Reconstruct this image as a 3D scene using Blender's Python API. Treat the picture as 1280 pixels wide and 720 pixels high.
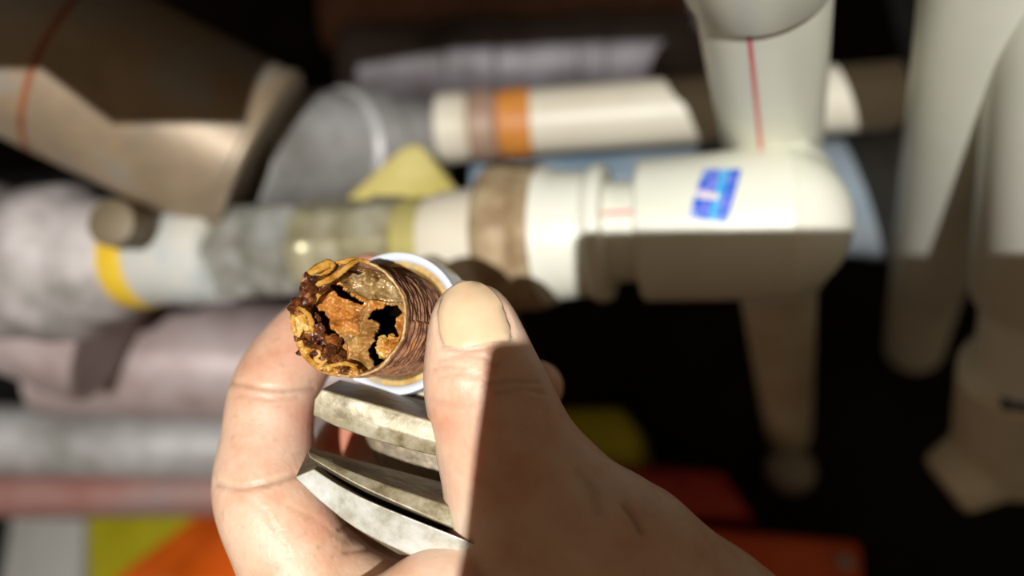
import bpy, bmesh, math, random
from mathutils import Vector, Matrix, noise
from mathutils.bvhtree import BVHTree
for o in list(bpy.data.objects): bpy.data.objects.remove(o)
C = bpy.context.scene.collection
V = Vector
random.seed(7)
# ---------------------------------------------------------------- frame
# working frame: x right, y forward, z up, eye at the origin; R turns it so that the risers stand plumb
DN = V((.364, 1, -.437)).normalized()
HT = .62
ZW = -DN
XW = (V((1, 0, 0)) - ZW * ZW.x).normalized()
YW = ZW.cross(XW)
R = Matrix((XW, YW, ZW)).to_4x4()
W = Matrix.Translation((0, 0, HT)) @ R
F = 1000.0
def P(px, py, D): return V(((px - 640) * D / F, D, (360 - py) * D / F))
def px(p): return (640 + F * p.x / p.y, 360 - F * p.z / p.y)
# ---------------------------------------------------------------- camera
cam = bpy.data.cameras.new('camera'); co = bpy.data.objects.new('camera', cam); C.objects.link(co)
cam.sensor_width = 36; cam.lens = 28.125; cam.clip_start = .005; cam.clip_end = 50
co.matrix_world = W @ Matrix.Rotation(math.pi / 2, 4, 'X')
cam.dof.use_dof = True; cam.dof.focus_distance = .168; cam.dof.aperture_fstop = 5.0
bpy.context.scene.camera = co
# ---------------------------------------------------------------- light
w = bpy.data.worlds.new('world'); bpy.context.scene.world = w; w.use_nodes = True
w.node_tree.nodes['Background'].inputs[0].default_value = (1, .72, .46, 1)
w.node_tree.nodes['Background'].inputs[1].default_value = .14
LP = V((-.091, -.60, -.017))       # small bright torch held behind and left of the eye
s = bpy.data.lights.new('torch', 'POINT'); s.energy = 39; s.shadow_soft_size = .00018; s.color = (1, .985, .95)
so = bpy.data.objects.new('torch', s); C.objects.link(so); so.matrix_world = W @ Matrix.Translation(LP)
vs = bpy.context.scene.view_settings
vs.view_transform = 'Standard'; vs.look = 'None'; vs.gamma = 1; vs.use_curve_mapping = False; vs.exposure = 0.0
# ---------------------------------------------------------------- materials
def S(r, g, b):
    f = lambda c: (c / 255 / 12.92) if c / 255 <= .04045 else ((c / 255 + .055) / 1.055) ** 2.4
    return (f(r), f(g), f(b), 1)
def mat(name, cols, rough=.5, metal=0, scale=60, bump=0, bscale=300, sss=0, ssr=.004, attr=None, coat=0, detail=4, spec=.5, pos=None):
    m = bpy.data.materials.new(name); m.use_nodes = True; n = m.node_tree.nodes; l = m.node_tree.links
    b = n['Principled BSDF']
    b.inputs['Roughness'].default_value = rough; b.inputs['Metallic'].default_value = metal
    b.inputs['Specular IOR Level'].default_value = spec; b.inputs['Coat Weight'].default_value = coat
    tc = n.new('ShaderNodeTexCoord'); out = None
    if len(cols) > 1:
        t = n.new('ShaderNodeTexNoise'); t.inputs['Scale'].default_value = scale; t.inputs['Detail'].default_value = detail
        t.inputs['Roughness'].default_value = .65
        l.new(tc.outputs['Object'], t.inputs['Vector'])
        r = n.new('ShaderNodeValToRGB'); l.new(t.outputs['Fac'], r.inputs['Fac'])
        e = r.color_ramp.elements
        k = len(cols); lo, hi = pos or (.34, .66)
        e[0].position = lo; e[0].color = cols[0]; e[1].position = hi; e[1].color = cols[-1]
        for i in range(1, k - 1):
            q = e.new(lo + (hi - lo) * i / (k - 1)); q.color = cols[i]
        out = r.outputs['Color']
    if attr:
        a = n.new('ShaderNodeAttribute'); a.attribute_name = attr
        if out:
            mx = n.new('ShaderNodeMix'); mx.data_type = 'RGBA'; mx.blend_type = 'MULTIPLY'; mx.inputs[0].default_value = 1
            l.new(out, mx.inputs[6]); l.new(a.outputs['Color'], mx.inputs[7]); out = mx.outputs[2]
        else: out = a.outputs['Color']
    if out: l.new(out, b.inputs['Base Color'])
    else: b.inputs['Base Color'].default_value = cols[0]
    if bump:
        t2 = n.new('ShaderNodeTexNoise'); t2.inputs['Scale'].default_value = bscale; t2.inputs['Detail'].default_value = 5
        l.new(tc.outputs['Object'], t2.inputs['Vector'])
        bp = n.new('ShaderNodeBump'); bp.inputs['Strength'].default_value = bump; bp.inputs['Distance'].default_value = .0006
        l.new(t2.outputs['Fac'], bp.inputs['Height']); l.new(bp.outputs['Normal'], b.inputs['Normal'])
    if sss:
        b.inputs['Subsurface Weight'].default_value = sss; b.inputs['Subsurface Scale'].default_value = ssr
        b.inputs['Subsurface Radius'].default_value = (1, .35, .2)
    return m
M = {}
M['skin'] = mat('skin', [S(212, 160, 130), S(222, 182, 154), S(228, 196, 172)], .46, scale=55, bump=.25, bscale=900, sss=.35, ssr=.0055, attr='tint')
M['nail'] = mat('nail', [S(216, 180, 140), S(228, 200, 164)], .3, scale=50, sss=.2, ssr=.002)
M['white'] = mat('white_plastic', [S(228, 229, 212), S(236, 236, 222)], .38, scale=20, sss=.0)
M['cream'] = mat('cream_plastic', [S(222, 212, 190), S(232, 226, 208)], .4, scale=16)
M['ivory'] = mat('ivory_plastic', [S(206, 192, 160), S(226, 220, 200)], .45, scale=30)
M['red'] = mat('red_stripe', [S(226, 110, 110)], .5)
M['nut'] = mat('tan_nut', [S(146, 120, 88), S(172, 148, 114), S(190, 172, 138)], .5, .15, scale=70, bump=.5, bscale=200)
M['brass'] = mat('olive_brass', [S(150, 142, 108), S(190, 182, 150), S(214, 210, 186)], .38, .45, scale=60, bump=.4, bscale=220)
M['olive'] = mat('olive_band', [S(176, 164, 92), S(196, 184, 120)], .45, .2, scale=40)
M['steel'] = mat('pale_steel', [S(150, 150, 134), S(190, 190, 182), S(222, 224, 222)], .32, .5, scale=60, bump=.5, bscale=160)
M['sleeve'] = mat('pale_sleeve', [S(178, 192, 196), S(206, 208, 204), S(220, 216, 204)], .45, scale=28)
M['yellowtape'] = mat('yellow_band', [S(226, 186, 40), S(236, 200, 70)], .5, scale=40)
M['handle'] = mat('pale_yellow_lever', [S(200, 184, 100), S(226, 212, 140)], .45, scale=40)
M['socket'] = mat('socket_paint', [S(140, 138, 132), S(180, 172, 170), S(204, 198, 196)], .6, .05, scale=34, bump=.5, bscale=90)
M['castiron'] = mat('grey_painted_iron', [S(140, 138, 132), S(172, 170, 168), S(196, 194, 194)], .45, .12, scale=22, bump=.6, bscale=90)
M['pinkiron'] = mat('pinkish_iron', [S(156, 136, 132), S(182, 164, 162), S(198, 186, 186)], .45, .1, scale=18, bump=.6, bscale=90)
M['redgrey'] = mat('grey_red_iron', [S(150, 100, 92), S(160, 120, 112), S(150, 130, 126)], .5, .15, scale=14, bump=.6, bscale=90)
M['brownpipe'] = mat('brown_grey_iron', [S(128, 116, 100), S(156, 136, 110), S(150, 148, 142)], .45, .2, scale=16, bump=.6, bscale=80)
M['rustring'] = mat('rust_ring', [S(120, 56, 26), S(156, 84, 40)], .7, scale=60)
M['darkpipe'] = mat('dark_iron', [S(84, 78, 76), S(118, 112, 116), S(138, 134, 142)], .5, .15, scale=20, bump=.6, bscale=70)
M['rustpipe'] = mat('rusty_brown_iron', [S(120, 84, 64), S(150, 112, 90)], .6, .1, scale=20, bump=.5, bscale=80)
M['bluegrey'] = mat('blue_grey_plastic', [S(112, 136, 154), S(158, 168, 176)], .4, scale=12)
M['orangeband'] = mat('orange_band', [S(206, 130, 50), S(224, 150, 74)], .5, scale=40)
M['brownnut'] = mat('brown_nut', [S(160, 130, 110), S(176, 148, 128)], .5, .1, scale=40)
M['plug'] = mat('brown_plug', [S(110, 98, 76), S(132, 118, 94)], .55, .2, scale=60)
M['ring'] = mat('white_ring', [S(214, 222, 232), S(226, 232, 240)], .25, scale=30, coat=.4)
M['liner'] = mat('tan_liner', [S(168, 132, 70), S(196, 164, 104), S(150, 140, 120)], .4, scale=160, bump=.4, bscale=500)
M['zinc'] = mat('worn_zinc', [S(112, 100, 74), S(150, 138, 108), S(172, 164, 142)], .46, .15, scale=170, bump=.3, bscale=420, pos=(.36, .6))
M['zincdark'] = mat('shaded_zinc', [S(104, 92, 74), S(140, 126, 102)], .45, .3, scale=170, bump=.5, bscale=420)  # darker copy for top, back and groove faces: shade put into the colour
M['bright'] = mat('lit_zinc', [S(160, 154, 134), S(198, 196, 184), S(218, 218, 212)], .3, .12, scale=120, bump=.4, bscale=360)  # paler copy for the lug's lower face: highlight put into the colour
M['rustplug'] = mat('orange_rust_scale', [S(120, 66, 18), S(172, 106, 38), S(190, 132, 62), S(140, 106, 62)], .38, scale=150, bump=.45, bscale=700, coat=.35, detail=7)
M['column'] = mat('grey_tan_scale', [S(120, 82, 36), S(158, 112, 56), S(176, 138, 80)], .45, scale=160, bump=.4, bscale=500)
M['rustdark'] = mat('wet_brown_rust', [S(30, 12, 6), S(82, 38, 16), S(150, 88, 30)], .22, scale=330, bump=.9, bscale=900, coat=.7, detail=7)
M['flake'] = mat('gold_rust_flake', [S(140, 90, 28), S(196, 142, 58), S(216, 174, 100)], .32, scale=300, bump=.6, bscale=900, coat=.4)
M['thread'] = mat('rusty_thread', [S(84, 50, 36), S(130, 90, 66), S(160, 118, 90), S(176, 120, 62)], .42, .1, scale=330, bump=.8, bscale=900, detail=6)
M['bore'] = mat('wet_grey_bore', [S(96, 62, 26), S(160, 130, 80), S(196, 176, 140)], .25, .2, scale=200, bump=.7, bscale=500, coat=.5)
M['black'] = mat('bore_shade', [S(14, 8, 5)], .9, spec=0)
M['lip'] = mat('tan_lip', [S(140, 104, 56), S(190, 152, 94), S(206, 178, 128)], .4, scale=300, bump=.6, bscale=900)
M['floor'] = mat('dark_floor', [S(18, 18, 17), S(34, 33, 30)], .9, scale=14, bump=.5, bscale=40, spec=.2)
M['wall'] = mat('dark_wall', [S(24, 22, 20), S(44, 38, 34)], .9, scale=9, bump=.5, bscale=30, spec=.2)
M['board'] = mat('dark_board', [S(70, 50, 32), S(92, 68, 44)], .7, scale=20)
M['orange'] = mat('orange_plastic', [S(236, 96, 8), S(244, 110, 20)], .5, scale=20)
M['orangedk'] = mat('orange_box_plastic', [S(196, 70, 16), S(214, 90, 24)], .45, scale=20)
M['redbox'] = mat('dark_red_plastic', [S(150, 34, 22), S(176, 50, 34)], .4, scale=16)
M['yellow'] = mat('yellow_card', [S(176, 166, 10), S(192, 182, 30)], .6, scale=20)
M['paper'] = mat('white_card', [S(186, 186, 180), S(198, 198, 192)], .7, scale=20)
M['lens'] = mat('pale_knob', [S(150, 146, 134)], .4)
M['blackpl'] = mat('black_plastic', [S(20, 20, 24)], .4)
M['print'] = mat('blue_print', [S(255, 255, 255)], .35, attr='ink')
# ---------------------------------------------------------------- helpers
def tag(o, label=None, cat=None, group=None, kind=None):
    if label: o['label'] = label
    if cat: o['category'] = cat
    if group: o['group'] = group
    if kind: o['kind'] = kind
    return o
def root(name, base, label, cat, group=None):
    o = bpy.data.objects.new(name, None); C.objects.link(o); o.empty_display_size = .01
    o.matrix_world = W @ Matrix.Translation(base); o['_b'] = list(base)
    return tag(o, label, cat, group)
def ob(name, bm, m, parent=None, smooth=True, label=None):
    me = bpy.data.meshes.new(name)
    if parent is not None: b = V(parent['_b'])
    else:
        b = V((0, 0, 0))
        for v in bm.verts: b += v.co
        b /= max(1, len(bm.verts))
    bmesh.ops.translate(bm, vec=-b, verts=bm.verts)
    bm.to_mesh(me); bm.free()
    me.materials.append(M[m] if isinstance(m, str) else m)
    if smooth:
        for p in me.polygons: p.use_smooth = True
        try: me.set_sharp_from_angle(angle=math.radians(42))
        except Exception: pass
    o = bpy.data.objects.new(name, me); C.objects.link(o)
    if parent is not None: o.parent = parent; o['_b'] = list(b)
    else: o.matrix_world = W @ Matrix.Translation(b); o['_b'] = list(b)
    if label: o['label'] = label
    return o
def frame(a):
    a = a.normalized(); r = V((0, 0, 1)) if abs(a.z) < .9 else V((1, 0, 0))
    e1 = a.cross(r).normalized(); e2 = e1.cross(a).normalized()
    return e1, e2
def lathe(bm, A, a, prof, seg=48, facet=None, wob=None, closed=False):
    """rings (distance along a, radius) swept about the axis from A; facet = number of flats"""
    a = a.normalized(); e1, e2 = frame(a); rings = []
    for (t, r) in prof:
        rg = []
        for k in range(seg):
            th = 2 * math.pi * k / seg; rr = r
            if facet:
                q = math.pi / facet; ph = (th % (2 * q)) - q
                rr = r * math.cos(q) / math.cos(ph) * 1.0 + 0
                rr = min(rr, r * .985)
            if wob: rr += wob(t, th)
            rg.append(bm.verts.new(A + a * t + (e1 * math.cos(th) + e2 * math.sin(th)) * rr))
        rings.append(rg)
    for i in range(len(rings) - 1):
        for k in range(seg):
            k2 = (k + 1) % seg
            bm.faces.new((rings[i][k], rings[i][k2], rings[i + 1][k2], rings[i + 1][k]))
    if closed:
        for k in range(seg):
            k2 = (k + 1) % seg
            bm.faces.new((rings[-1][k], rings[-1][k2], rings[0][k2], rings[0][k]))
    else:
        bm.faces.new(rings[0][::-1]); bm.faces.new(rings[-1])
    bmesh.ops.recalc_face_normals(bm, faces=bm.faces)
    return bm
def bev(L, r, c=.0008, t0=0):      # plain round bar with softened ends
    return [(t0, r - c), (t0 + c, r), (t0 + L - c, r), (t0 + L, r - c)]
def tube(bm, pts, rad, seg=28, ratio=None, cap=True):
    """loft along points; rad: (half width, half depth) or radius; frames by view depth"""
    n = len(pts); rings = []
    prev = None
    for i in range(n):
        t = (pts[min(i + 1, n - 1)] - pts[max(i - 1, 0)]).normalized()
        if prev is None:
            e2 = V((0, 1, 0)) - t * t.y
            if e2.length < .2: e2 = V((0, 0, 1)) - t * t.z
        else: e2 = prev - t * prev.dot(t)
        e2.normalize(); prev = e2; e1 = t.cross(e2)
        ra, rb = rad[i] if isinstance(rad[i], tuple) else (rad[i], rad[i])
        rings.append([bm.verts.new(pts[i] + e1 * math.cos(2 * math.pi * k / seg) * ra + e2 * math.sin(2 * math.pi * k / seg) * rb) for k in range(seg)])
    for i in range(n - 1):
        for k in range(seg):
            bm.faces.new((rings[i][k], rings[i][(k + 1) % seg], rings[i + 1][(k + 1) % seg], rings[i + 1][k]))
    bm.faces.new(rings[0][::-1]); bm.faces.new(rings[-1])
    return bm
def spline(ctrl, n):               # Catmull-Rom through tuples
    out = []; m = len(ctrl)
    for i in range(m - 1):
        p0, p1, p2, p3 = ctrl[max(i - 1, 0)], ctrl[i], ctrl[i + 1], ctrl[min(i + 2, m - 1)]
        for j in range(n):
            t = j / n
            out.append(tuple(.5 * ((2 * b) + (c - a) * t + (2 * a - 5 * b + 4 * c - d) * t * t + (-a + 3 * b - 3 * c + d) * t ** 3) for a, b, c, d in zip(p0, p1, p2, p3)))
    out.append(tuple(ctrl[-1])); return out
def ball(bm, c, r, sc=(1, 1, 1), sub=3):
    q = bmesh.ops.create_icosphere(bm, subdivisions=sub, radius=r)
    for v in q['verts']: v.co = V((v.co.x * sc[0], v.co.y * sc[1], v.co.z * sc[2])) + c
    return q['verts']
def fuse(name, bm, m, parent, voxel, smooth=6, factor=.5):
    bmesh.ops.recalc_face_normals(bm, faces=bm.faces)
    o = ob(name, bm, m, parent)
    r = o.modifiers.new('r', 'REMESH'); r.mode = 'VOXEL'; r.voxel_size = voxel; r.use_smooth_shade = True
    if smooth:
        k = o.modifiers.new('s', 'SMOOTH'); k.iterations = smooth; k.factor = factor
    dg = bpy.context.evaluated_depsgraph_get(); me = bpy.data.meshes.new_from_object(o.evaluated_get(dg))
    o.modifiers.clear(); me.name = name; o.data = me
    if not me.materials: me.materials.append(M[m])
    for p in me.polygons: p.use_smooth = True
    return o
def prism(bm, poly, thick, back=V((0, 1, 0)), bevel=.0):
    """solid with a given outline, thickness along back"""
    f = [bm.verts.new(p) for p in poly]; g = [bm.verts.new(p + back.normalized() * thick) for p in poly]
    bm.faces.new(f); bm.faces.new(g[::-1]); n = len(f)
    for i in range(n): bm.faces.new((f[i], g[i], g[(i + 1) % n], f[(i + 1) % n]))
    bmesh.ops.recalc_face_normals(bm, faces=bm.faces)
    if bevel: bmesh.ops.bevel(bm, geom=bm.edges[:], offset=bevel, segments=3, affect='EDGES', profile=.5)
    return bm
def onfloor(pxx, py, h=0.0):       # where the sight line meets the level h above the floor
    r = V(((pxx - 640) / F, 1, (360 - py) / F)); return r * ((HT - h) / r.dot(DN))
N = bmesh.new
# ---------------------------------------------------------------- setting
hx = (V((1, 0, 0)) - DN * DN.x).normalized(); hy = (V((0, 0, 1)) - DN * DN.z); hy = (hy - hx * hy.dot(hx)).normalized()
def slab(name, c, u, v, n, su, sv, t, m):
    bm = N(); poly = [c - u * su - v * sv, c + u * su - v * sv, c + u * su + v * sv, c - u * su + v * sv]
    prism(bm, poly, t, n); return tag(ob(name, bm, m, None, False), kind='structure')
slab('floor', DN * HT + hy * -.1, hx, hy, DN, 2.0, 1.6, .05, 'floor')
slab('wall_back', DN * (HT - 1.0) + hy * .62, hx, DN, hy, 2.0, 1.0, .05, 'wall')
# two unseen boards added behind the viewer, cut to block the torch's beam
YB = -.50
def shade(name, pts, m='board'):
    bm = N(); prism(bm, [V((x, YB, z)) for x, z in pts], .003, V((0, -1, 0))); return tag(ob(name, bm, m, None, False), kind='structure')
def cp(pxx, py, D):                # board point whose shadow falls at this place
    p = P(pxx, py, D); q = LP + (p - LP) * ((YB - LP.y) / (p.y - LP.y)); return (q.x, q.z)
a0 = cp(570, 760, .160); a1 = cp(612, 436, .164); a2 = cp(622, 428, .164); b1 = cp(716, 300, .28); b2 = cp(724, 292, .28); b3 = cp(1045, 291, .28); b4 = cp(1110, 318, .31); b5 = cp(1280, 322, .31)
k = a0[0] - (a1[0] - a0[0]) * .5
shade('shade_board_1', [(k, -.16), a0, a1, a2, (b1[0], a2[1]), b1, b2, b3, b4, b5, (b5[0] + .1, b5[1]), (b5[0] + .1, -.16)])
c0 = cp(0, 100, .34); c1 = cp(90, 100, .34); c2 = cp(165, 162, .34); c3 = cp(335, 166, .36)
shade('shade_board_2', [(c0[0] - .06, c0[1] - .004), c0, c1, c2, c3, cp(430, 70, .5), cp(560, 50, .5), cp(700, 44, .5), cp(860, 40, .5), (cp(860, 0, .5)[0], .11), (c0[0] - .06, .11)])
# ---------------------------------------------------------------- main horizontal line
LA, LB = P(900, 283, .30), P(200, 322, .372)
def L(x):                          # point of the line's axis seen at column x
    k = (x - 640) / F; d = LB - LA
    t = (k * LA.y - LA.x) / (d.x - k * d.y); return LA + d * t
LDIR = (LB - LA).normalized()
def lprof(segs, x0):               # [(column, half height in pixels)] -> (distance, radius)
    o = L(x0); return [((L(x) - o).dot(LDIR), h * L(x).y / F) for x, h in segs]
def lpart(name, segs, m, parent=None, seg=56, facet=None, label=None):
    x0 = segs[0][0]; bm = N(); lathe(bm, L(x0), LDIR, lprof(segs, x0), seg, facet); return ob(name, bm, m, parent, label=label)
RA, RB = P(966, 190, .24), P(957, 50, .195)
RDIR = (RB - RA).normalized()      # riser, upwards
def rp(D): return RA + (RB - RA) * ((D - RA.y) / (RB.y - RA.y))
E0 = rp(.30)
UA, UB = P(966, 180, .33), P(957, 50, .255); UD = (UB - UA).normalized()
def up_(D): return UA + (UB - UA) * ((D - UA.y) / (UB.y - UA.y))
# elbow tee
tee = root('pipe_elbow', E0, 'large white plastic elbow with small blue label in the middle of the pipework', 'pipe fitting')
bm = N()
lathe(bm, L(802), -LDIR, [(0, .0262), (.001, .0272), (.030, .0278), (.055, .0276)], 64)
ctr = L(966)
ball(bm, ctr, .0278, sub=4)
lathe(bm, ctr - RDIR * 0, -RDIR, [(0, .0262), (.02, .0235), (.034, .0205), (.0345, .0195)], 48)
lathe(bm, ctr, UA - ctr, [(0, .0262), (.022, .0235)], 48)
body = fuse('body', bm, 'white', tee, .0008, 10)
bmr = BVHTree.FromObject(body, bpy.context.evaluated_depsgraph_get()); off = V(tee['_b'])
def cast(tree, o, pxx, py):
    r = V(((pxx - 640) / F, 1, (360 - py) / F)).normalized(); h = tree.ray_cast(-o, r)
    return (h[0] + o, h[1]) if h[0] is not None else (None, None)
# blue label (flat print, illegible small characters)
Lq = [(879, 212), (927, 212), (909, 279), (861, 271)]
art = ["aabbcddbbb", "abbcddabbb", "aabcbddbcb", "bbbcbdabcb", "bbbcaddbbb", "bbccbdbbbb", "ccabbddbcb", "wwwwwwdbbb",
       "awwwwwabcb", "bbbbbddbcb", "bbbcbdabcb", "bbbcbddbbb", "acbcbdbbbb", "abbbbddbbb", "aabbbbdbbb"]
ink = {'a': S(150, 170, 236), 'b': S(44, 104, 214), 'c': S(150, 140, 240), 'd': S(70, 190, 240), 'w': S(238, 226, 222)}
bm = N(); cl = bm.loops.layers.float_color.new('ink'); nr, nc = 30, 20; g = {}
for i in range(nr + 1):
    for j in range(nc + 1):
        u, v = j / nc, i / nr
        x = (Lq[0][0] * (1 - u) + Lq[1][0] * u) * (1 - v) + (Lq[3][0] * (1 - u) + Lq[2][0] * u) * v
        y = (Lq[0][1] * (1 - u) + Lq[1][1] * u) * (1 - v) + (Lq[3][1] * (1 - u) + Lq[2][1] * u) * v
        q, nn = cast(bmr, off, x, y); g[i, j] = bm.verts.new(q + nn * .00025)
for i in range(nr):
    for j in range(nc):
        f = bm.faces.new((g[i, j], g[i, j + 1], g[i + 1, j + 1], g[i + 1, j]))
        for lp in f.loops: lp[cl] = ink[art[i // 2][j // 2]]
ob('label_sticker', bm, 'print', tee, label='blue sticker with small pale characters')
# riser above the elbow
ris = root('water_pipe', E0, 'white riser pipe with thin red stripe rising out of the white elbow', 'pipe', 'white plastic water pipes')
bm = N(); lathe(bm, up_(.345), UD, [(0, .0196), ((up_(.205) - up_(.345)).length, .0196)], 48); ob('pipe', bm, 'white', ris)
def stripe(name, A, dirn, r, t0, t1, side, wdt, parent):
    bm = N(); dirn = dirn.normalized(); s0 = (side - dirn * side.dot(dirn)).normalized(); q = dirn.cross(s0); vs_ = []
    for t in (t0, t1):
        for k in (-1.5, -.5, .5, 1.5):
            an = k * wdt / r / 3; vs_.append(bm.verts.new(A + dirn * t + (s0 * math.cos(an) + q * math.sin(an)) * (r + .00012)))
    for k in range(3): bm.faces.new((vs_[k], vs_[k + 1], vs_[k + 5], vs_[k + 4]))
    return ob(name, bm, 'red', parent, label='thin red stripe')
stripe('stripe', up_(.345), UD, .0196, 0, .135, V((-.33, -.45, -1)), .0014, ris)
# socket at the top, near the eye
soc = root('pipe_socket', rp(.19), 'white plastic socket over the striped riser at the top edge', 'pipe fitting')
bm = N(); lathe(bm, up_(.219), UD, [(.005, .0198), (0, .0216), (.0006, .0219), (.03, .0221)], 64); ob('body', bm, 'white', soc)
# lower pipe below the elbow
low = root('water_pipe', rp(.5), 'white pipe running from below the elbow down into the dark', 'pipe', 'white plastic water pipes')
z0 = ctr - RDIR * .030
Lz = (HT - z0.dot(DN)) / (-RDIR).dot(DN)
bm = N(); lathe(bm, z0, -RDIR, [(0, .0162), (Lz - .001, .0162)], 48); ob('pipe', bm, 'ivory', low)
# short pipe
sp = root('water_pipe', L(775), 'short white pipe length between the elbow and the ribbed collar', 'pipe', 'white plastic water pipes')
lpart('pipe', [(820, 62), (735, 64)], 'white', sp)
stripe('stripe', L(815), LDIR, 63.6 * L(775).y / F, 0, .03, V((-.1, -1, .30)), .0012, sp)
# union: collar + big nut + tail
un = root('pipe_union', L(650), 'white and tan pipe union with big ring nut left of the elbow', 'pipe fitting')
lpart('collar', [(764, 74), (762, 84), (752, 87), (744, 84), (738, 78), (700, 80), (694, 84), (684, 87), (679, 86)], 'white', un, label='white collar')
lpart('nut', [(682, 84), (680, 92), (662, 93), (658, 90), (652, 94), (628, 95), (620, 92), (612, 84)], 'nut', un, 64, 12, 'tan ring nut')
lpart('tail', [(616, 66), (575, 64), (555, 62), (540, 56)], 'cream', un, label='cream tail')
# valve
va = root('ball_valve', L(450), 'olive metal ball valve with pale yellow lever between union and grey nut', 'valve')
lpart('end_ring', [(543, 52), (540, 57), (512, 58), (508, 54)], 'olive', va, label='olive yellow end ring')
lpart('body', [(510, 54), (506, 62), (470, 64), (466, 58), (452, 60), (420, 62), (416, 56), (404, 58), (400, 62), (388, 60), (384, 52)], 'brass', va, 56, 8)
bm = N(); prism(bm, [P(*q) for q in [(398, 280, .362), (500, 186, .372), (518, 178, .373), (532, 186, .373), (580, 248, .362), (575, 280, .358), (500, 290, .358)]], .010, V((0, 1, .1)), .0018)
ob('lever', bm, 'handle', va, label='pale yellow lever')
# nut and sleeve
nu = root('hex_nut', L(335), 'pale grey faceted pipe nut left of the olive valve', 'pipe fitting')
lpart('body', [(388, 50), (384, 60), (350, 64), (346, 58), (338, 58), (334, 64), (296, 64), (284, 58), (278, 50)], 'steel', nu, 48, 6)
sl = root('pipe_sleeve', L(240), 'pale blue-grey sleeve with yellow band left of the faceted nut', 'pipe fitting')
lpart('body', [(288, 50), (284, 62), (236, 63), (230, 60), (196, 60), (190, 56)], 'sleeve', sl)
lpart('band', [(194, 60), (190, 62), (168, 62), (164, 60)], 'yellowtape', sl, label='yellow band')
lpart('neck', [(166, 56), (130, 58), (122, 64), (110, 66)], 'castiron', sl)
bm = N(); c0 = P(142, 282, .325)
lathe(bm, c0 + V((0, .012, 0)), V((-.1, -1, .1)), [(0, .0085), (.002, .0098), (.012, .0098), (.0125, .009)], 40)
tag(ob('pipe_plug', bm, 'plug'), 'round brown plug in front of the grey pipe socket at left', 'plug')
# ---------------------------------------------------------------- big iron pipes, left
def pipe_between(name, a, b, r, m, label, cat='pipe', extra=(), group=None, seg=56):
    A, B = P(*a), P(*b); d = B - A; rt = root(name, (A + B) / 2, label, cat, group)
    bm = N(); lathe(bm, A, d, bev(d.length, r), seg); ob('pipe', bm, m, rt)
    for (nm, t0, t1, rr, mm, lb) in extra:
        bm = N(); lathe(bm, A + d * t0, d, bev(d.length * (t1 - t0), rr, min(.0025, rr - r if rr > r else .001)), seg); ob(nm, bm, mm or m, rt, label=lb)
    return rt
pipe_between('iron_pipe', (-260, -94, .33), (322, 196, .37), .0425, 'brownpipe', 'thick brown-grey iron pipe at upper left ending in a raised rim', extra=[
    ('joint', .585, .597, .0429, 'rustring', 'rust red joint line'), ('rim', .985, 1.01, .0440, None, None)], group='iron pipes at left')
pipe_between('iron_pipe', (296, 186, .385), (520, 190, .47), .031, 'castiron', 'grey iron pipe stub behind the yellow lever', extra=[('rim', .52, .72, .034, None, None)], group='iron pipes at left')
so_ = root('pipe_socket', L(60), 'large grey iron socket at the left edge on the end of the main line', 'pipe fitting')
lpart('body', [(176, 58), (166, 60), (158, 70), (150, 76), (122, 78), (112, 82), (104, 94), (98, 98), (66, 99), (60, 93), (-30, 94), (-36, 100), (-140, 100)], 'socket', so_)
bl = root('iron_pipe', P(60, 390, .42), 'pinkish grey iron bell end below the grey socket at left', 'pipe', 'iron pipes at left')
bA, bB = P(-160, 290, .42), P(148, 398, .435); bm = N(); ll = (bB - bA).length
lathe(bm, bA, bB - bA, [(0, .047), (ll * .80, .047), (ll * .84, .0485), (ll * .97, .0485), (ll * 1.0, .047), (ll * 1.01, .043), (ll * 1.0, .038)], 64); ob('bell', bm, 'pinkiron', bl)
pipe_between('iron_pipe', (60, 440, .50), (640, 470, .54), .039, 'pinkiron', 'pinkish iron pipe leaving the bell end and passing behind the hand', group='iron pipes at left')
pipe_between('iron_pipe', (-160, 545, .53), (560, 562, .56), .0235, 'castiron', 'grey iron pipe below the bell end, left of the hand', group='iron pipes at left')
pipe_between('iron_pipe', (-160, 618, .54), (560, 612, .56), .0165, 'redgrey', 'thin reddish iron pipe lowest at left above the yellow packet', group='iron pipes at left')
# ---------------------------------------------------------------- pipes behind
bk = pipe_between('water_pipe', (560, 160, .43), (1122, 118, .40), .0170, 'cream', 'long cream pipe with orange band running behind the riser', extra=[
    ('end_collar', -.02, .05, .0185, 'cream', None), ('coupling', .055, .125, .0195, 'brownnut', 'brown coupling'), ('band', .125, .20, .0182, 'orangeband', 'orange band')], group='white plastic water pipes')
pipe_between('water_pipe', (600, 236, .50), (1122, 246, .47), .036, 'bluegrey', 'blue-grey pipe behind the white elbow', extra=[('rim', .93, 1, .038, None, None)])
pipe_between('iron_pipe', (436, 88, .58), (900, 72, .56), .032, 'darkpipe', 'dark grey iron pipe above the cream pipe', extra=[('coupling', .28, .42, .035, None, None), ('coupling', .62, .70, .034, None, None)], group='dark pipes at the back')
pipe_between('iron_pipe', (410, 20, .66), (1000, 12, .64), .030, 'rustpipe', 'rusty brown iron pipe along the top edge', group='dark pipes at the back')
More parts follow.
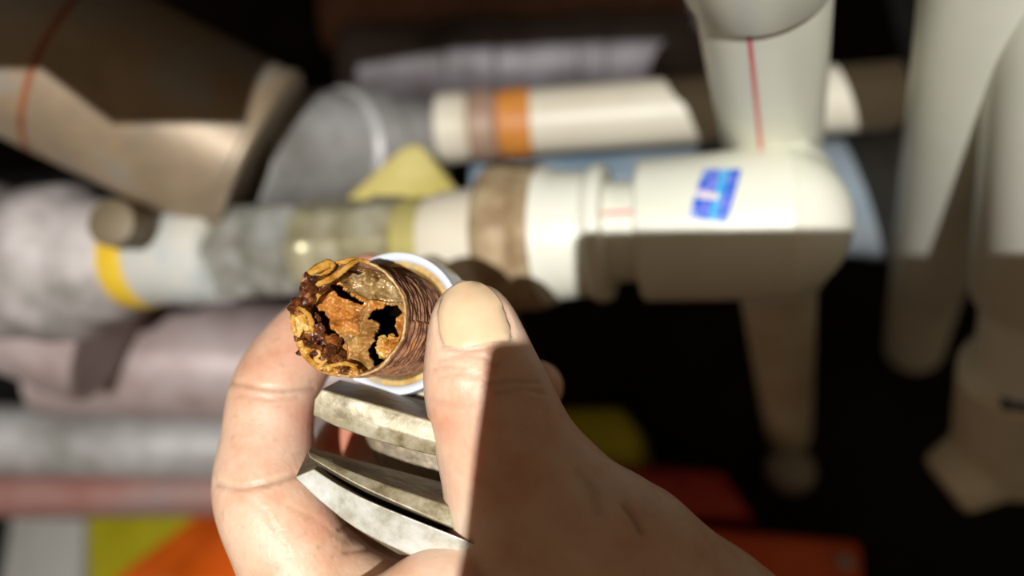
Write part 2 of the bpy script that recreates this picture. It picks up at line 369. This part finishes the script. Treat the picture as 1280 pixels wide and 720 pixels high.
# ---------------------------------------------------------------- risers at right
def riser(top, bot, r, m, name, label, extra=(), group=None):
    return pipe_between(name, top, bot, r, m, label, 'pipe', extra, group)
riser((1262, -120, .21), (1141, 440, .60), .0200, 'white', 'water_pipe', 'thick white riser pipe standing near the right edge', group='white plastic water pipes')
r3 = root('water_pipe', P(1290, 400, .35), 'white riser at the right edge with blue-labelled elbow at its foot', 'pipe')
A3, B3 = P(1345, 60, .24), P(1262, 560, .40); d3 = (B3 - A3)
bm = N(); lathe(bm, A3 - d3 * .5, d3, [(0, .0235), (d3.length * .97, .0235), (d3.length * .98, .0215), (d3.length * .982, .019)], 48); ob('socket', bm, 'white', r3)
bm = N(); lathe(bm, A3 + d3 * .42, d3, [(0, .0190), (d3.length * .4, .0190)], 48); ob('pipe', bm, 'white', r3)
bm = N(); k0 = A3 + d3 * .70
lathe(bm, k0, d3, [(0, .0225), (.002, .0258), (d3.length * .30, .0262)], 48)
ball(bm, B3 + V((.002, 0, 0)), .0262, sub=4)
lathe(bm, B3, P(1150, 625, .41) - B3, [(0, .022), (.022, .019), (.034, .0165), (.036, .015)], 40)
e3 = fuse('elbow', bm, 'ivory', r3, .0012, 10)
t3 = BVHTree.FromObject(e3, bpy.context.evaluated_depsgraph_get()); o3 = V(r3['_b']); bm = N(); cl = bm.loops.layers.float_color.new('ink'); g = {}
ok = True
for i in range(11):
    for j in range(11):
        q, nn = cast(t3, o3, 1251 + 3.4 * j, 476 + 3.6 * i + j * .4)
        if q is None: ok = False; continue
        g[i, j] = bm.verts.new(q + nn * .0003)
for i in range(10):
    for j in range(10):
        if all((a, b) in g for a in (i, i + 1) for b in (j, j + 1)):
            f = bm.faces.new((g[i, j], g[i, j + 1], g[i + 1, j + 1], g[i + 1, j]))
            for lp in f.loops: lp[cl] = S(150, 160, 190) if (j in (5, 6) and i in (3, 4, 6, 7)) else S(40, 52, 84)
ob('label_sticker', bm, 'print', r3, label='dark blue sticker')
# ---------------------------------------------------------------- things on the floor
def boxy(name, corners, h, m, label, cat, bevel=.004, parent=None, hb=0.0, sm=True):
    """corners: pixels of the top outline; top at height hb+h above the floor"""
    poly = [onfloor(x, y, hb + h) for x, y in corners]; bm = N(); prism(bm, poly, h, DN, bevel)
    o = ob(name, bm, m, parent)
    if parent is None: tag(o, label, cat)
    elif label: o['label'] = label
    return o
boxy('card', [(14, 646), (104, 648), (92, 860), (-20, 860)], .012, 'paper', 'white card lying at the lower left corner beside the yellow one', 'card', .001)
boxy('packet', [(108, 644), (262, 640), (262, 850), (108, 850)], .014, 'yellow', 'yellow packet lying at lower left behind the orange cloth', 'packet', .003)
# orange cloth, folded
bm = N(); gx, gy = 26, 20; g = {}
cq = [(140, 726), (276, 622), (470, 640), (420, 900)]
for i in range(gy + 1):
    for j in range(gx + 1):
        u, v = j / gx, i / gy
        x = (cq[0][0] * (1 - v) + cq[1][0] * v) * (1 - u) + (cq[3][0] * (1 - v) + cq[2][0] * v) * u
        y = (cq[0][1] * (1 - v) + cq[1][1] * v) * (1 - u) + (cq[3][1] * (1 - v) + cq[2][1] * v) * u
        e = min(u, v, 1 - u, 1 - v); h = .036 + .03 * min(1, e * 5) + .012 * noise.noise(V((x / 60, y / 60, 0)))
        g[i, j] = bm.verts.new(onfloor(x, y, h))
for i in range(gy):
    for j in range(gx): bm.faces.new((g[i, j], g[i, j + 1], g[i + 1, j + 1], g[i + 1, j]))
ext = bmesh.ops.extrude_face_region(bm, geom=bm.faces[:]); bmesh.ops.translate(bm, vec=DN * .018, verts=[v for v in ext['geom'] if isinstance(v, bmesh.types.BMVert)])
bmesh.ops.recalc_face_normals(bm, faces=bm.faces)
tag(ob('cloth', bm, 'orange'), 'bright orange cloth heaped beneath the hand at lower left', 'cloth')
tb = root('tool_box', onfloor(930, 740, 0), 'orange plastic tool box at the bottom edge right of the thumb', 'tool box')
boxy('body', [(800, 652), (1076, 676), (1092, 900), (760, 900)], .07, 'orangedk', None, None, .006, tb)
boxy('latch', [(1046, 692), (1066, 694), (1068, 712), (1048, 710)], .006, 'lens', 'pale latch', None, .001, tb, .07)
tr = root('tool_case', onfloor(830, 620, 0), 'dark red plastic case lying behind the orange tool box', 'tool case')
boxy('body', [(700, 572), (902, 588), (944, 650), (700, 640)], .06, 'redbox', None, None, .006, tr)
boxy('lid_rib', [(772, 588), (846, 596), (850, 616), (776, 606)], .006, 'redbox', None, None, .002, tr, .06)
boxy('lid_rib', [(880, 600), (896, 602), (908, 622), (890, 620)], .006, 'redbox', None, None, .002, tr, .06)
boxy('packet', [(690, 508), (775, 506), (800, 540), (802, 590), (690, 590)], .05, 'yellow', 'olive yellow packet in shade behind the dark red case', 'packet', .008)
bm = N(); q = onfloor(988, 590, .0); lathe(bm, q, -DN, [(0, .017), (.002, .018), (.016, .0165), (.021, .011), (.022, .0)], 40)
tag(ob('round_lid', bm, 'lens'), 'small round grey lid on the dark floor below the elbow', 'lid')
# ---------------------------------------------------------------- the corroded fitting in the hand
N0 = P(440, 398, .165); R0 = P(493, 404, .185); AX = (R0 - N0).normalized()
fit = root('pipe_fitting', R0, 'corroded threaded pipe end in a white ring with grey metal lugs, held in the hand', 'pipe fitting')
e1, e2 = frame(AX)
RO = .0123
def rimdz(th): return .0012 * noise.noise(V((math.cos(th) * 2.2, math.sin(th) * 2.2, 3))) + .0006 * noise.noise(V((math.cos(th) * 9, math.sin(th) * 9, 1)))
bm = N(); seg = 160; rings = []
prof = [(.0008, RO - .0011, 1), (.0, RO - .0004, 1), (.0006, RO, 1)]
t = .002
while t < .024:
    prof += [(t, RO - .0008 + .0001, 0), (t + .0008, RO - .0001, 0)]; t += .0016
prof = [(.024, RO - .0022, 0), (.012, RO - .0020, 0), (.004, RO - .0014, 0)] + prof + [(.03, RO - .0006, 0)]
for (t, r, k) in prof:
    rg = []
    for i in range(seg):
        th = 2 * math.pi * i / seg
        tt = t + (rimdz(th) if k else 0) + (.0016 * (i / seg) if r > RO - .0010 and 0 < t < .024 and not k else 0)
        rr = r + .0003 * noise.noise(V((math.cos(th) * 5, math.sin(th) * 5, t * 500))) - .0005 * max(0, noise.noise(V((math.cos(th) * 3, math.sin(th) * 3, t * 200 + 9))))
        rg.append(bm.verts.new(N0 + AX * tt + (e1 * math.cos(th) + e2 * math.sin(th)) * rr))
    rings.append(rg)
for i in range(len(rings) - 1):
    for k in range(seg): bm.faces.new((rings[i][k], rings[i][(k + 1) % seg], rings[i + 1][(k + 1) % seg], rings[i + 1][k]))
bmesh.ops.recalc_face_normals(bm, faces=bm.faces)
nip = ob('threaded_pipe', bm, 'thread', fit, label='rusty threaded pipe end')
bm = N(); lathe(bm, N0 + AX * .022, AX, [(0, RO - .0026), (.001, RO - .0026)], 48); ob('bore', bm, 'black', nip)  # black end disc, the deep bore's shade painted as its colour
# thin golden lip
bm = N(); pts = []
for i in range(161):
    th = 2 * math.pi * i / 160; pts.append((N0 + AX * (rimdz(th) - .0001) + (e1 * math.cos(th) + e2 * math.sin(th)) * (RO - .0004), th))
rg = []
for p, th in pts[:-1]:
    ra = e1 * math.cos(th) + e2 * math.sin(th); rr = .00028 * (1 + .5 * noise.noise(V((math.cos(th) * 12, math.sin(th) * 12, 7))))
    rg.append([bm.verts.new(p + ra * math.cos(k * math.pi / 4) * rr + AX * math.sin(k * math.pi / 4) * rr) for k in range(8)])
for i in range(160):
    for k in range(8): bm.faces.new((rg[i][k], rg[(i + 1) % 160][k], rg[(i + 1) % 160][(k + 1) % 8], rg[i][(k + 1) % 8]))
bmesh.ops.recalc_face_normals(bm, faces=bm.faces)
ob('lip', bm, 'lip', nip, label='golden crusted lip')
def inpoly(x, y, poly):
    c = False; n = len(poly)
    for i in range(n):
        x1, y1 = poly[i]; x2, y2 = poly[(i + 1) % n]
        if (y1 > y) != (y2 > y) and x < (x2 - x1) * (y - y1) / (y2 - y1) + x1: c = not c
    return c
def c1px(l): return [(a / 3.43 + 340, b / 3.43 + 290) for a, b in l]
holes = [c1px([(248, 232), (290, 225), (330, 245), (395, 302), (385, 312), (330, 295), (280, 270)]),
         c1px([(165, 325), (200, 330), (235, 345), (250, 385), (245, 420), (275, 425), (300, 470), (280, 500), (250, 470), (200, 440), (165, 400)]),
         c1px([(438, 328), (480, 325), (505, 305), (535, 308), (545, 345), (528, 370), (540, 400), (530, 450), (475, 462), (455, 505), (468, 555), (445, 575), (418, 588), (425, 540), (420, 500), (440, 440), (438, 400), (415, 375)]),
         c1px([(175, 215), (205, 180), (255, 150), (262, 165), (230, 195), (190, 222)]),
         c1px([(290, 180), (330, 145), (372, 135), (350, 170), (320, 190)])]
bore_up = c1px([(300, 215), (345, 165), (420, 150), (500, 180), (545, 250), (560, 300), (500, 300), (430, 290), (380, 285)])
def plug_depth(x, y, rr, th):
    d = .0034 + .0022 * noise.noise(V((x / 16, y / 16, 2))) + .0008 * noise.noise(V((x / 5, y / 5, 5)))
    if inpoly(x, y, bore_up): d += .0025
    d += .0016 * max(0, (rr - .75) / .25) * (1 if x > 440 else -1.6)
    return max(.0002, d)
column = c1px([(372, 330), (430, 318), (420, 370), (440, 400), (438, 440), (425, 500), (425, 545), (418, 590), (370, 600), (325, 560), (345, 480), (370, 430)])
bm = N(); NRr, NTt = 64, 200; g = {}
for i in range(NRr + 1):
    for j in range(NTt):
        rr = i / NRr; th = 2 * math.pi * j / NTt
        base = N0 + AX * .0034 + (e1 * math.cos(th) + e2 * math.sin(th)) * rr * (RO - .0012)
        x, y = px(base); jx = 1.3 * noise.noise(V((x / 4, y / 4, 11))); jy = 1.3 * noise.noise(V((x / 4, y / 4, 21)))
        g[i, j] = (bm.verts.new(base + AX * (plug_depth(x, y, rr, th) - .0034)), any(inpoly(x + jx, y + jy, h) for h in holes), 1 if inpoly(x + jx, y + jy, bore_up) else (2 if inpoly(x + jx, y + jy, column) else 0))
up = []
for i in range(NRr):
    for j in range(NTt):
        q = [g[i, j], g[i, (j + 1) % NTt], g[i + 1, (j + 1) % NTt], g[i + 1, j]]
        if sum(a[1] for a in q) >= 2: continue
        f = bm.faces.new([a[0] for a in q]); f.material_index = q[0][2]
bmesh.ops.delete(bm, geom=[v for v in bm.verts if not v.link_faces], context='VERTS')
bmesh.ops.recalc_face_normals(bm, faces=bm.faces)
pl = ob('rust_plug', bm, 'rustplug', fit, label='orange rust scale with black holes'); pl.data.materials.append(M['bore']); pl.data.materials.append(M['column'])
sm = pl.modifiers.new('t', 'SOLIDIFY'); sm.thickness = .0007; sm.offset = -1 if pl.data.polygons[10].normal.dot(AX) < 0 else 1
# crust lumps on the left and lower rim
bm = N()
def lump(x, y, r, d, sc=(1, 1, 1)):
    vv = ball(bm, V((0, 0, 0)), r, sc, 3); c = P(x, y, .165 + d); s_ = random.random() * 50
    for v in vv: v.co = v.co * (1 + .55 * noise.noise(v.co * (1.1 / r) + V((s_, 0, 0))) + .25 * noise.noise(v.co * (3 / r) + V((s_, 3, 0)))) + c
for i in range(46):
    th = math.radians(random.uniform(118, 262)); rr = random.uniform(54, 70) if random.random() < .75 else random.uniform(40, 56)
    lump(437 + rr * math.cos(th), 398 - rr * math.sin(th), random.uniform(.0007, .0017), random.uniform(-.0005, .002))
for x, y in [(412, 424), (404, 432), (416, 436), (398, 420), (424, 446), (409, 443), (420, 428)]: lump(x, y, .0012, .002)
bmesh.ops.recalc_face_normals(bm, faces=bm.faces)
tag(ob('rust_crust', bm, 'rustdark', fit, label='wet dark brown rust crust on rim'), kind='stuff')
bm = N()
for x, y, r in [(479, 428, .0013), (486, 433, .0015), (482, 441, .0014), (490, 424, .0010), (476, 436, .0010), (488, 443, .0009)]: lump(x, y, r, .0025)
for i in range(14):
    th = math.radians(random.uniform(150, 285)); lump(437 + 68 * math.cos(th), 398 - 68 * math.sin(th), random.uniform(.0005, .0011), random.uniform(-.001, .0005))
for x, y in [(370, 399), (377, 405), (372, 412), (380, 396), (385, 410)]: lump(x, y, .0012, -.0008)
bmesh.ops.recalc_face_normals(bm, faces=bm.faces)
tag(ob('rust_crust', bm, 'flake', fit, label='golden rust crumbs on rim'), kind='stuff')
def flake(pts, wd, m='flake', th=.00022):
    wd *= .62
    pts = [(a / 3.43 + 340, b / 3.43 + 290, d) for a, b, d in pts]; sp_ = spline(pts, 8); bm = N(); rows = []
    for i, (x, y, d) in enumerate(sp_):
        p = P(x, y, .165 + d); k = math.sin(math.pi * (i + .6) / (len(sp_) + .2)) ** .5
        wj = wd * k * (1 + .35 * noise.noise(V((i * .4, x, y)))); nxt = P(*[a if c < 2 else .165 + a for c, a in enumerate(sp_[min(i + 1, len(sp_) - 1)])]); prv = P(*[a if c < 2 else .165 + a for c, a in enumerate(sp_[max(i - 1, 0)])])
        tg = (nxt - prv).normalized(); sd = tg.cross(V((0, 1, 0))).normalized(); rows.append([bm.verts.new(p + sd * wj * s_ + V((0, 1, 0)) * abs(s_) * wj * .8) for s_ in (-1, -.5, 0, .5, 1)])
    for i in range(len(rows) - 1):
        for k in range(4): bm.faces.new((rows[i][k], rows[i][k + 1], rows[i + 1][k + 1], rows[i + 1][k]))
    o = ob('rust_flake', bm, m, fit); q = o.modifiers.new('t', 'SOLIDIFY'); q.thickness = th; q.offset = 0
    return o
flake([(160, 232, -.001), (200, 222, -.0018), (250, 200, -.002), (300, 165, -.0016), (345, 132, -.001), (372, 122, 0)], .0011)
flake([(130, 215, 0), (150, 185, -.001), (195, 155, -.0014), (245, 135, -.001), (240, 160, 0), (200, 185, .0006)], .0015)
flake([(185, 300, .001), (195, 270, .0004), (225, 240, .0006), (245, 236, .0012)], .0009)
flake([(150, 515, 0), (185, 505, -.001), (200, 525, -.0014), (185, 545, -.001), (215, 560, -.0012), (235, 548, -.001)], .0007)
flake([(225, 575, -.0006), (270, 572, -.0014), (320, 565, -.0016), (352, 582, -.0014), (345, 606, -.0006)], .0007)
flake([(110, 480, 0), (130, 515, -.0006), (165, 555, -.0008), (215, 592, -.0004), (290, 618, 0)], .0009)
flake([(92, 340, 0), (120, 330, -.0012), (155, 360, -.0018), (168, 395, -.0014), (150, 425, -.0006), (112, 440, 0)], .0009)
flake([(270, 130, .0005), (310, 128, 0), (350, 120, 0), (420, 128, .0004)], .0008)
# white ring with tan liner
bm = N(); RR = .01665
lathe(bm, R0, AX, [(.0008, RR - .0022), (0, RR - .0018), (-.0004, RR - .0010), (0, RR - .0002), (.0012, RR), (.010, RR), (.010, RR - .0022)], 96, closed=True)
ob('ring', bm, 'ring', fit, label='glossy white ring')
bm = N(); lathe(bm, R0, AX, [(.0012, RR - .0022), (.0009, RR - .0034), (.0030, RR - .0046), (.0090, RR - .0050), (.0100, RR - .0022)], 96, closed=True)
ob('liner', bm, 'liner', fit, label='tan inner liner')
bm = N(); lathe(bm, R0, AX, [(.0095, RR - .0004), (.012, RR - .001), (.020, RR - .002), (.032, RR - .003), (.033, RR - .005)], 64)
ob('body', bm, 'zincdark', fit)
# lugs: rows of points lofted left to right
def rows_loft(name, rows, m, parent, label=None, nsub=6, mats=None):
    rr = [spline(r, nsub) for r in rows]; bm = N(); vv = [[bm.verts.new(P(*q)) for q in r] for r in rr]; n = len(vv); k = len(vv[0])
    for i in range(n):
        for j in range(k - 1):
            f = bm.faces.new((vv[i][j], vv[(i + 1) % n][j], vv[(i + 1) % n][j + 1], vv[i][j + 1]))
            if mats: f.material_index = mats[0][i]
    bm.faces.new([vv[i][0] for i in range(n)][::-1]); bm.faces.new([vv[i][-1] for i in range(n)])
    bmesh.ops.recalc_face_normals(bm, faces=bm.faces)
    o = ob(name, bm, m, parent, label=label)
    if mats:
        for x in mats[1]: o.data.materials.append(M[x])
    b = o.modifiers.new('b', 'BEVEL'); b.width = .00035; b.segments = 2; b.limit_method = 'ANGLE'; b.angle_limit = math.radians(35)
    return o
rows_loft('upper_lug', [
    [(402, 486, .1685), (450, 500, .168), (500, 514, .1675), (600, 545, .166)],
    [(392, 499, .168), (440, 520, .1672), (500, 540, .1665), (600, 570, .165)],
    [(391, 519, .169), (430, 537, .1685), (500, 559, .168), (600, 582, .167)],
    [(405, 520, .180), (440, 534, .180), (500, 552, .180), (600, 580, .180)],
    [(424, 474, .184), (460, 482, .184), (510, 495, .184), (600, 520, .184)]], 'zinc', fit, 'flat grey metal lug',
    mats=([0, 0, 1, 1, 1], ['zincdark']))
rows_loft('lower_lug', [
    [(387, 559, .176), (430, 570, .178), (490, 586, .180), (620, 620, .180)],
    [(384, 563, .168), (430, 585, .167), (490, 608, .166), (620, 652, .163)],
    [(386, 571, .1665), (430, 597, .165), (480, 622, .164), (620, 684, .162)],
    [(396, 580, .170), (440, 610, .170), (490, 637, .169), (620, 690, .167)],
    [(392, 586, .1665), (430, 610, .163), (480, 634, .161), (620, 690, .158)],
    [(368, 596, .167), (410, 634, .165), (470, 674, .164), (620, 740, .162)],
    [(376, 602, .176), (420, 642, .178), (480, 682, .178), (620, 760, .178)]], 'zincdark', fit, 'grooved grey metal lug with lower face painted as lit',
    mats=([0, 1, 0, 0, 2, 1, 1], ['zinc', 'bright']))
bm = N(); prism(bm, [P(*q) for q in [(455, 470, .19), (640, 470, .19), (640, 700, .19), (480, 600, .19), (440, 520, .19)]], .012, V((0, 1, 0)), .002)
ob('bridge', bm, 'zincdark', fit)
# ---------------------------------------------------------------- hand
hand = root('person', P(560, 760, .19), 'bare hand pinching the corroded pipe fitting between thumb and curled fingers', 'person')
bm = N()
# thumb: (row, left, right, centre depth)
T = [(352, 578, 598, .172), (354, 570, 605, .172), (359, 560, 615, .172), (368, 549, 627, .1722), (382, 540, 638, .1722), (400, 534, 648, .1722), (430, 529, 662, .172),
     (470, 526, 680, .1715), (510, 532, 698, .171), (560, 542, 724, .170), (600, 545, 756, .170), (640, 545, 794, .170), (680, 542, 842, .170), (720, 536, 892, .171), (780, 515, 960, .174), (860, 500, 1040, .18)]
tp = [(a, b, c, d) for a, b, c, d in T]
tt = spline(tp, 5); pts = []; rad = []
for y, l, r, D in tt:
    hw = (r - l) / 2 * D / F; pts.append(P((l + r) / 2, y, D)); rad.append((hw * .985, min(hw * .80, .0105 + max(0, (hw - .0125)) * .55)))
tube(bm, pts, rad, 40)
def finger(ctrl, n=7):
    s_ = spline(ctrl, n); pts = [P(a, b, c) for a, b, c, r in s_]; rad = [r for *_, r in s_]
    # rounded tip
    d = (pts[-1] - pts[-2]).normalized(); e, r = pts[-1], rad[-1]
    for k in (.35, .65, .85, .97): pts.append(e + d * r * k); rad.append(r * math.sqrt(1 - k * k))
    tube(bm, pts, rad, 32)
# index
finger([(450, 860, .186, .0145), (400, 760, .184, .0140), (362, 680, .184, .0130), (334, 612, .187, .0124), (335, 545, .191, .0108), (345, 485, .195, .0106), (378, 432, .201, .0098), (428, 385, .208, .0090), (462, 352, .213, .0078)])
# middle, ring, little: wrapped behind, tips coming round on the right
finger([(520, 900, .203, .0145), (470, 780, .206, .0135), (430, 660, .212, .0120), (440, 560, .222, .0105), (520, 500, .232, .0100), (600, 490, .230, .0092), (652, 488, .222, .0080), (672, 484, .216, .0072)])
finger([(560, 930, .215, .0140), (520, 820, .224, .0130), (500, 700, .232, .0118), (540, 610, .240, .0104), (620, 585, .236, .0096), (680, 590, .228, .0078)])
finger([(620, 960, .222, .0130), (590, 860, .234, .0115), (590, 760, .240, .0100), (630, 690, .240, .0090), (690, 670, .232, .0080), (720, 680, .226, .0066)])
# web and palm
finger([(390, 765, .180, .0110), (440, 788, .172, .0100), (490, 768, .165, .0085), (545, 732, .163, .0080), (590, 725, .165, .009)])
finger([(370, 700, .187, .013), (440, 760, .184, .0135), (540, 800, .182, .015), (640, 830, .180, .018)])
finger([(450, 790, .190, .017), (560, 860, .192, .022), (700, 960, .196, .027)])
finger([(560, 820, .200, .020), (640, 900, .205, .024), (760, 1000, .205, .028)])
finger([(700, 820, .182, .020), (760, 900, .186, .024), (820, 1000, .192, .028)])
# forearm
finger([(700, 920, .195, .030), (860, 1150, .198, .0275), (1100, 1500, .20, .033), (1400, 1950, .21, .040)])
bmesh.ops.recalc_face_normals(bm, faces=bm.faces)
H = fuse('hand', bm, 'skin', hand, .0007, 14)
H['label'] = 'bare skin hand, thumb in front and fingers curled behind'
me = H.data; hb = V(hand['_b'])
# sculpt: creases, nail fold, knuckle bump; and blotches of redness
cre = [([(286, 478), (320, 484), (355, 488), (392, 486)], .0005, 3.2), ([(270, 606), (300, 612), (335, 604), (372, 594)], .0006, 3.2), ([(300, 494), (340, 499), (372, 497)], .0003, 3),
       ([(424, 634), (436, 648), (444, 660)], .0004, 2.5), ([(424, 662), (438, 654), (452, 662)], .0004, 2.5), ([(430, 690), (470, 684), (500, 692)], .0003, 3), ([(350, 628), (390, 646), (430, 676)], .00012, 3),
       ([(546, 452), (575, 444), (604, 446), (622, 456)], .00035, 2.6), ([(542, 462), (560, 458), (580, 462)], .0003, 2.6), ([(548, 474), (575, 466), (600, 470)], .00022, 2.6),
       ([(610, 478), (640, 474), (672, 478)], .0004, 3), ([(620, 490), (655, 486), (680, 492)], .0003, 3), ([(540, 500), (560, 506), (590, 504)], .0002, 4),
       ([(780, 632), (792, 646), (800, 664)], .0007, 5), ([(720, 590), (740, 612), (748, 640)], .0003, 6),
       ([(300, 620), (330, 640), (345, 665)], .0002, 3)]
nailq = [(553, 432), (547, 412), (546, 390), (552, 372), (566, 358), (584, 351), (602, 354), (618, 366), (630, 384), (637, 404), (640, 424), (622, 428), (600, 432), (575, 436)]
cre.append((nailq[:3] + [nailq[3]], .0007, 3.2)); cre.append(([(553, 432), (575, 438), (600, 436), (622, 431), (641, 426)], .0007, 3.2)); cre.append(([(641, 426), (637, 404), (630, 384)], .0007, 3.2))
def dseg(x, y, a, b):
    dx, dy = b[0] - a[0], b[1] - a[1]; t = max(0, min(1, ((x - a[0]) * dx + (y - a[1]) * dy) / (dx * dx + dy * dy))); return math.hypot(x - a[0] - dx * t, y - a[1] - dy * t)
bbx = [(min(p[0] for p in c) - 14, max(p[0] for p in c) + 14, min(p[1] for p in c) - 14, max(p[1] for p in c) + 14) for c, _, _ in cre]
red = [(375, 445, 34, .4), (388, 520, 26, .6), (400, 655, 22, .35), (360, 400, 30, .25), (430, 545, 40, .8), (575, 478, 10, -.2), (590, 520, 60, .12), (330, 560, 40, .1), (470, 320, 30, .7)]
att = me.color_attributes.new('tint', 'FLOAT_COLOR', 'POINT')
cols = [1.0] * (len(me.vertices) * 4); nrm = [v.normal.copy() for v in me.vertices]
for i, v in enumerate(me.vertices):
    p = v.co + hb; x, y = px(p); dd = 0; dark = 0
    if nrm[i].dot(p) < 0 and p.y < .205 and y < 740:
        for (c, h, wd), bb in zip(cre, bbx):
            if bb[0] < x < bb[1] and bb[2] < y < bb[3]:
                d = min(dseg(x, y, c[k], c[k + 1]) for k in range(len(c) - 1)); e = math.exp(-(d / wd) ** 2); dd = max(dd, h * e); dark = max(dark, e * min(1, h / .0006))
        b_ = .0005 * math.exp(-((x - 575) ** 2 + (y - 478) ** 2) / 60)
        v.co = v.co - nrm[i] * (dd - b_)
    rd = 0
    for cx, cy, rr, k in red: rd += k * math.exp(-((x - cx) ** 2 + (y - cy) ** 2) / rr ** 2)
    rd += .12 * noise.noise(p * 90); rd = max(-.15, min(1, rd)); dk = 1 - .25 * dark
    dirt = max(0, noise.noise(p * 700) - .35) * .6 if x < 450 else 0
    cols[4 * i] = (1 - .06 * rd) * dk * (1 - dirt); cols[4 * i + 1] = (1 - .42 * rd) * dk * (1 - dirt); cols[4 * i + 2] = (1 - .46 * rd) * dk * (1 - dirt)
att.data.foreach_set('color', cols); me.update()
# thumbnail plate
ht = BVHTree.FromObject(H, bpy.context.evaluated_depsgraph_get())
bm = N(); cx = sum(q[0] for q in nailq) / len(nailq); cy = sum(q[1] for q in nailq) / len(nailq)
ol = spline([q for q in nailq] + [nailq[0]], 5)[:-1]; ol = [(cx + (a - cx) * .97, cy + (b - cy) * .97) for a, b in ol]
rg = []
for k in (1, .97, .9, .75, .55, .3):
    row = []
    for a, b in ol:
        x, y = cx + (a - cx) * k, cy + (b - cy) * k; q, nn = cast(ht, hb, x, y)
        if q is None: q, nn = cast(ht, hb, cx + (a - cx) * .94, cy + (b - cy) * .94)
        row.append(bm.verts.new(q + nn * (.00045 if k < .99 else -.0003)))
    rg.append(row)
n = len(ol)
for i in range(len(rg) - 1):
    for k in range(n): bm.faces.new((rg[i][k], rg[i][(k + 1) % n], rg[i + 1][(k + 1) % n], rg[i + 1][k]))
bm.faces.new(rg[-1])
for _ in range(4): bmesh.ops.smooth_vert(bm, verts=[v for r in rg[1:] for v in r], factor=.5)
bmesh.ops.recalc_face_normals(bm, faces=bm.faces)
ob('thumbnail', bm, 'nail', hand, label='pale smooth thumbnail')
for o in bpy.data.objects:
    if '_b' in o: del o['_b']
